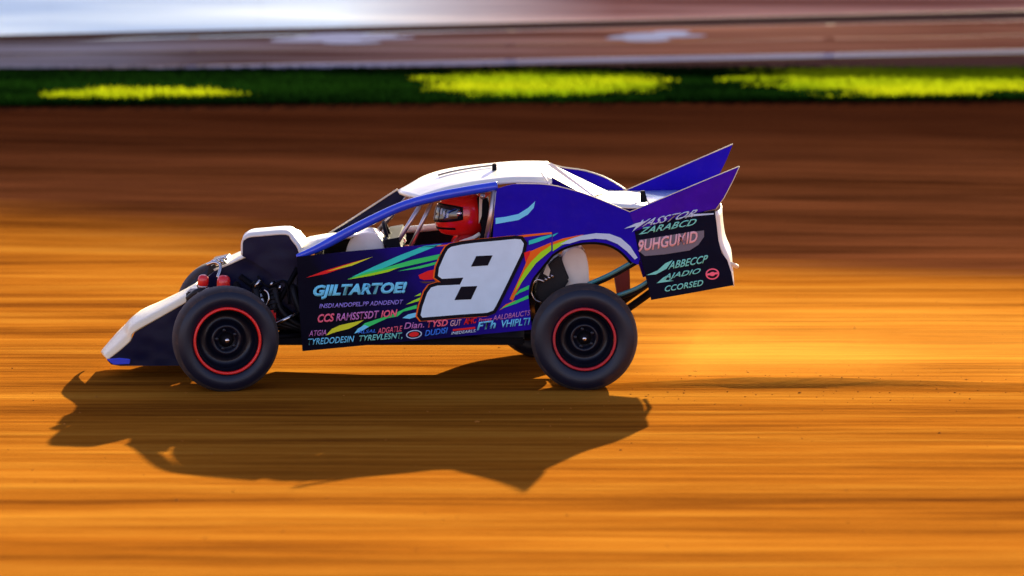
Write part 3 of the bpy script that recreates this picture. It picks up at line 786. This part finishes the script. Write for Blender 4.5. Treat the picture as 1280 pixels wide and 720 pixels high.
for (a_, b_) in (((318, 360), (325, 350)), ((338, 357), (341, 353)), ((349, 362), (351, 357))):
    tube('fitting', [W(*a_, .40), W(*b_, .40)], .010, M['chrome'], car, seg=8)
link('sun_leak_blocker', tomesh(box_bm((.30, .98, .50), (.30, .55, .26), bevel=.03), 'sun_leak_blocker'), M['oil'], car)  # hidden box added to stop sun leaking into the car's shadow
# header pipes, gearbox, brackets ahead of the side panel
for k in range(4):
    tube('header_pipe', cr([(-1.78 + .12 * k, .52, .62), (-1.76 + .12 * k, .40, .58), (-1.72 + .12 * k, .37, .46), (-1.45 + .05 * k, .38, .36), (-1.1, .42, .30)], 5), .022, M['oil'], car, seg=8)
link('brake_caliper', tomesh(box_bm((-1.56, .33, .40), (.10, .07, .14), bevel=.015), 'brake_caliper'), M['red'], car)
tube('battery_cable', cr([W(322, 345, .42), W(335, 358, .40), W(356, 352, .42), (W(362, 380, .42))], 5), .008, M['black'], car, seg=6)
tube('frame_tube', [W(300, 345, .47), W(372, 400, .45)], .018, M['black'], car)
tube('frame_tube', [W(372, 335, .45), W(330, 410, .45)], .016, M['black'], car)
# red reservoirs
def cap(px_, py_, y, r_, h_):
    c = W(px_, py_, y)
    o = lathe('reservoir', [(-h_, 0), (-h_, r_ * .85), (-h_ * .7, r_), (h_ * .3, r_ * 1.02), (h_ * .75, r_ * .85), (h_, r_ * .45), (h_, 0)], c, M['red'], car, Vector((.08, 0, 1)), 28)
    lathe('reservoir_band', [(-h_ * 1.25, r_ * .6), (-h_ * 1.25, r_ * .95), (-h_ * .96, r_ * .95), (-h_ * .96, r_ * .6)], c, M['steel'], o, Vector((.08, 0, 1)), 24)
cap(254, 350.5, .36, .034, .036); cap(279.5, 353, .36, .042, .046)
tube('coolant_pipe', cr([W(259, 331, .50), W(268, 328, .48), W(275, 331, .46), W(275, 338, .44), W(272, 347, .42)], 5), .011, M['chrome'], car)
tube('coolant_pipe', cr([W(262, 332, .55), W(272, 325, .56), W(281, 322, .60)], 5), .010, M['chrome'], car)
for k in range(5):
    c = W(266 + 4 * k, 328 - 1.3 * k + (k % 2) * 3, .52)
    lathe('hose_clamp', [(-.008, .008), (-.008, .016), (.008, .016), (.008, .008)], c, M['chrome'], car, Vector((1, .3, .4)), 14)
tube('radiator_hose', cr([W(236, 374, .5), W(246, 366, .46), W(256, 364, .46), W(268, 368, .48)], 5), .026, M['oil'], car)
tube('tie_rod', [W(242, 372, .40), W(262, 360, .42)], .009, M['chrome'], car)
tube('push_rod', [W(238, 377, .42), W(248, 367, .40), W(250, 374, .40)], .008, M['steel'], car)
link('battery_box', tomesh(box_bm(W(246, 372, .62), (.12, .2, .10), bevel=.01), 'battery_box'), M['oil'], car)
link('engine_block', tomesh(box_bm((-1.62, .85, .50), (.48, .46, .40), bevel=.03), 'engine_block'), M['oil'], car)
# rear: fuel cell, nerf bars, maroon brace
fc = cr([(703, 322), (711, 312.5), (722, 309.5), (731, 316), (735, 330), (736, 345), (735, 362), (712, 364), (702, 350), (700, 335)], 4, True)
plate('axle_cover', fc, .42, .30, M['white'], car, bevel=.02)
plate('rear_caliper', [(676, 343), (690, 325), (700, 318), (706, 335), (712, 350), (700, 368), (676, 380), (668, 365)], .36, .2, M['oil'], car, bevel=.012)
tube('brake_line', cr([W(680, 352, .24), W(670, 350, .23), W(664, 362, .23), W(668, 374, .23), W(676, 378, .24)], 5), .006, M['chrome'], car, seg=6)
plate('axle_bracket', [(679, 342), (684, 330), (688, 338), (686, 346)], .34, .02, M['cream'], car)
for k in range(4): tube('fitting', [W(676 + 4 * k, 350 - 2 * k, .34), W(680 + 4 * k, 352 - 2 * k, .34)], .008, M['chrome'], car, seg=8)
for off, mm, rr_ in ((0, 'teal_tube', .013), (3.5, 'black', .016)):
    tube('side_bar', cr([W(p[0], p[1] + off, .23 + off * .004) for p in [(799, 322), (782, 332), (760, 344), (735, 355)]], 5), rr_, M[mm], car)
    tube('side_bar', cr([W(p[0], p[1] + off, .23 + off * .004) for p in [(812, 350), (796, 360), (772, 369), (750, 373)]], 5), rr_, M[mm], car)
plate('rear_brace', [(768, 345), (787, 336), (788, 368), (772, 371)], .8, .3, M['maroon'], car)

def crumbs():
    rnd = random.Random(11); bm = bmesh.new()
    for i in range(700):
        x = rnd.uniform(-7, 7); y = rnd.uniform(-6.5, 6)
        if rnd.random() < .35: x = rnd.uniform(.7, 4); y = rnd.gauss(.3, .5)
        r_ = rnd.uniform(.002, .006) * (1.8 if rnd.random() < .06 else 1)
        b2 = bmesh.ops.create_icosphere(bm, subdivisions=1, radius=r_)
        sc_ = (rnd.uniform(.8, 1.8), rnd.uniform(.7, 1.2), rnd.uniform(.5, .8)); z_ = bankz(x, y) + relief(x, y) + r_ * .2
        for v_ in b2['verts']: v_.co = Vector((v_.co.x * sc_[0], v_.co.y * sc_[1], v_.co.z * sc_[2])) * rnd.uniform(.85, 1.15) + Vector((x, y, z_))
    o = link('clay_crumbs', tomesh(bm, 'clay_crumbs'), mat('clay_crumb', (.42, .15, .025), 1.0, spec=0, var=.3))
    tag(o, 'small loose clay crumbs scattered over the orange track', 'clay crumbs', kind='stuff')
crumbs()

def dust():
    bm = box_bm((3.1, .75, .31), (5.0, 2.2, .54)); me = tomesh(bm, 'dust')
    m = bpy.data.materials.new('dust_haze'); m.use_nodes = True; nt = m.node_tree; N, L = nt.nodes, nt.links; N.clear()
    out = N.new('ShaderNodeOutputMaterial'); pv = N.new('ShaderNodeVolumePrincipled')
    pv.inputs['Color'].default_value = (.90, .42, .07, 1); pv.inputs['Anisotropy'].default_value = .45
    tc = N.new('ShaderNodeTexCoord'); sp = N.new('ShaderNodeSeparateXYZ'); L.new(tc.outputs['Generated'], sp.inputs[0])
    def mm(op, a, b_=0):
        q = N.new('ShaderNodeMath'); q.operation = op
        for i, v in enumerate((a, b_)):
            if isinstance(v, (int, float)): q.inputs[i].default_value = v
            else: L.new(v, q.inputs[i])
        return q.outputs[0]
    def hump(o_): return mm('MULTIPLY', mm('MULTIPLY', o_, mm('SUBTRACT', 1, o_)), 4)
    fx_ = mm('MULTIPLY', mm('SUBTRACT', 1, sp.outputs['X']), mm('MINIMUM', mm('MULTIPLY', sp.outputs['X'], 8), 1))
    fz_ = mm('POWER', mm('SUBTRACT', 1, sp.outputs['Z']), 1.5)
    mp = N.new('ShaderNodeMapping'); mp.inputs['Scale'].default_value = (.5, 2.5, 7); L.new(tc.outputs['Object'], mp.inputs[0])
    n = N.new('ShaderNodeTexNoise'); n.inputs['Scale'].default_value = 1; n.inputs['Detail'].default_value = 3; L.new(mp.outputs[0], n.inputs['Vector'])
    nn_ = mm('MAXIMUM', mm('MULTIPLY', mm('SUBTRACT', n.outputs['Fac'], .32), 3), 0)
    d = mm('MULTIPLY', mm('MULTIPLY', mm('MULTIPLY', mm('POWER', fx_, .7), fz_), hump(sp.outputs['Y'])), nn_)
    L.new(mm('MULTIPLY', d, .55), pv.inputs['Density']); L.new(pv.outputs[0], out.inputs['Volume'])
    o = link('dust', me, m); tag(o, 'thin golden dust hanging low over the track behind the car', 'dust', kind='stuff')
dust()

# ------------------------------------------------------------------ the driver
def driver():
    hc = W(578, 269, .62)
    p = empty('person', Vector((hc.x, .62, .47)))
    tag(p, 'driver in red suit and red helmet with dark visor sitting in the race car', 'person')
    J = {}; verts = []; rad = []; edges = []
    def v(k, co, r, par=None):
        J[k] = len(verts); verts.append(Vector(co)); rad.append(r)
        if par is not None: edges.append((J[par], J[k]))
    x0, y0 = hc.x + .05, .62
    v('pel', (x0 - .06, y0, .52), .15); v('bel', (x0 - .03, y0, .62), .14, 'pel'); v('chest', (x0 - .02, y0, .76), .155, 'bel'); v('neckb', (x0 - .03, y0, .86), .09, 'chest')
    v('neck', (x0 - .05, y0, .95), .062, 'neckb')
    for s in (-1, 1):
        n = str(s)
        v('sh' + n, (x0 - .02, y0 + s * .17, .82), .075, 'neckb'); v('el' + n, (x0 - .24, y0 + s * .25, .68), .052, 'sh' + n); v('wr' + n, (x0 - .44, y0 + s * .155, .83), .034, 'el' + n)
        v('hip' + n, (x0 - .12, y0 + s * .10, .50), .095, 'pel'); v('kn' + n, (x0 - .50, y0 + s * .13, .58), .068, 'hip' + n); v('an' + n, (x0 - .82, y0 + s * .12, .38), .042, 'kn' + n); v('toe' + n, (x0 - .90, y0 + s * .12, .47), .035, 'an' + n)
    me = bpy.data.meshes.new('body'); me.from_pydata(verts, edges, []); me.update()
    o = link('body', me, M['suit'], p)
    sk = o.modifiers.new('skin', 'SKIN'); 
    for i, d in enumerate(o.data.skin_vertices[0].data): d.radius = (rad[i], rad[i]); d.use_root = (i == 0)
    sk.use_smooth_shade = True
    ss = o.modifiers.new('sub', 'SUBSURF'); ss.levels = 2; ss.render_levels = 2
    # gloved hands round the wheel rim
    for s in (-1, 1):
        w = Vector((x0 - .46, y0 + s * .152, .855)); V_ = [w + Vector((.02, 0, -.02)), w + Vector((-.045, 0, .035))]; E = [(0, 1)]; RR = [.028, .036]
        for k in range(4):
            b0 = w + Vector((-.05, (k - 1.5) * .019, .045 + .002 * k)); i0 = len(V_)
            V_ += [b0, b0 + Vector((-.030, -s * .004, .020)), b0 + Vector((-.042, -s * .008, -.006)), b0 + Vector((-.026, -s * .010, -.024))]
            E += [(1, i0), (i0, i0 + 1), (i0 + 1, i0 + 2), (i0 + 2, i0 + 3)]; RR += [.010, .0095, .009, .008]
        i0 = len(V_); V_ += [w + Vector((-.02, -s * .030, .005)), w + Vector((-.045, -s * .045, .000)), w + Vector((-.062, -s * .040, .008))]
        E += [(0, i0), (i0, i0 + 1), (i0 + 1, i0 + 2)]; RR += [.013, .011, .009]
        me = bpy.data.meshes.new('glove'); me.from_pydata(V_, E, []); g = link('glove', me, M['glove'], p)
        g.modifiers.new('skin', 'SKIN').use_smooth_shade = True
        for i, d in enumerate(g.data.skin_vertices[0].data): d.radius = (RR[i], RR[i]); d.use_root = (i == 1)
        g.modifiers.new('sub', 'SUBSURF').render_levels = 2
    # helmet: a shaped shell with a chin bar, facing -x
    def shell(u, v_):      # u: azimuth from the front (-x), v_: polar angle from the top
        sx, sy, sz = .172, .135, .162
        d = Vector((-math.sin(v_) * math.cos(u) * sx, math.sin(v_) * math.sin(u) * sy, math.cos(v_) * sz))
        front = max(0, math.cos(u)) * math.sin(v_)
        low = max(0, -math.cos(v_))
        d.x -= .030 * front * (low ** .7)           # chin bar
        d.x *= 1.0 + .05 * (math.cos(u) < 0) * low
        if d.z < -.115: d.z = -.115 - (abs(d.z) - .115) * .45
        return hc + d
    bm = bmesh.new(); NU, NV = 48, 28; g = []
    for i in range(NV + 1):
        g.append([bm.verts.new(shell(2 * PI * k / NU, PI * (.001 + .86 * i / NV))) for k in range(NU)])
    vis_faces = []
    for i in range(NV):
        for k in range(NU):
            bm.faces.new((g[i][k], g[i][(k + 1) % NU], g[i + 1][(k + 1) % NU], g[i + 1][k]))
    helm = link('helmet', tomesh(bm, 'helmet'), M['helmet'], p, smooth=True)
    helm.modifiers.new('sol', 'SOLIDIFY').thickness = .012
    def patch(name, u0, u1, v0, v1, off, m, par, taper=0):
        rows = []
        for i in range(13):
            vv = v0 + (v1 - v0) * i / 12; row = []
            for k in range(25):
                t = k / 24 * 2 - 1; um = (u1 - u0) / 2
                vm = (v0 + v1) / 2; v2 = vm + (vv - vm) * (1 - taper * abs(t) ** 3)
                q = shell(um * t, v2); row.append(hc + (q - hc) * (1 + off))
            rows.append(row)
        return loft(name, rows, m, par, .004)
    patch('visor', -R(84), R(84), R(64), R(100), .035, M['visor'], helm, .35)
    patch('visor_seal', -R(92), R(92), R(60), R(104), .018, M['black'], helm, .35)
    patch('visor_tearoff', -R(16), R(16), R(66), R(98), .05, M['grey'], helm)
    patch('helmet_stripe', -R(75), R(75), R(116), R(121), .012, M['black'], helm)
    for s in (-1, 1):
        u = R(84) * -s; q = shell(u, R(82))
        lathe('visor_pivot', [(0, .018), (.012, .016), (.012, 0)], q, M['chrome'], helm, Vector((0, -1 if s > 0 else 1, 0)), 20)
    # blue reflected glints on the visor side, painted as thin strips
    for k in range(3):
        rows = [[hc + (shell(R(a_), R(v_)) - hc) * 1.055 for a_ in (38 + 9 * k, 43 + 9 * k)] for v_ in (72 + 5 * k, 78 + 4 * k, 86 + 3 * k)]
        for r_ in rows:
            for q in r_: q.y = hc.y - abs(q.y - hc.y)
        loft('visor_glint', rows, V['ice'], helm, .002)
driver()

# ------------------------------------------------------------------ light
SUNV = Vector((1.46, 4.10, 1.49)).normalized()       # towards the sun
el = math.asin(SUNV.z); az = math.atan2(SUNV.x, SUNV.y)
w = bpy.data.worlds.new('World'); bpy.context.scene.world = w; w.use_nodes = True
nt = w.node_tree; bg = nt.nodes['Background']
sky = nt.nodes.new('ShaderNodeTexSky'); sky.sky_type = 'NISHITA'; sky.sun_disc = False
sky.sun_elevation = el; sky.sun_rotation = az; sky.air_density = 1.0; sky.dust_density = .4; sky.ozone_density = 2.0
tint = nt.nodes.new('ShaderNodeMixRGB'); tint.blend_type = 'MULTIPLY'; tint.inputs['Fac'].default_value = 1; tint.inputs['Color2'].default_value = (1.22, .88, .96, 1)   # the camera's warm white balance
nt.links.new(sky.outputs[0], tint.inputs['Color1']); nt.links.new(tint.outputs[0], bg.inputs[0]); bg.inputs[1].default_value = .08
sl = bpy.data.lights.new('sun', 'SUN'); sl.energy = 5.0; sl.angle = R(.5); sl.color = (1, .86, .54)
so = bpy.data.objects.new('sun', sl); C.objects.link(so); so.location = (8, 20, 12)
so.rotation_euler = SUNV.to_track_quat('Z', 'Y').to_euler()

cd = bpy.data.cameras.new('camera'); cam = bpy.data.objects.new('camera', cd); C.objects.link(cam)
cam.location = CAM; cam.rotation_euler = (PI / 2 - PITCH, 0, 0)
cd.sensor_width = 36; cd.lens = 36 * FPX / 1280; cd.clip_start = .5; cd.clip_end = 3000
cd.dof.use_dof = True; cd.dof.focus_distance = 20.6; cd.dof.aperture_fstop = 1.2
s = bpy.context.scene; s.camera = cam
s.view_settings.view_transform = 'Standard'; s.view_settings.look = 'None'; s.view_settings.gamma = 1
s.view_settings.exposure = 1.87
s.cycles.use_denoising = True
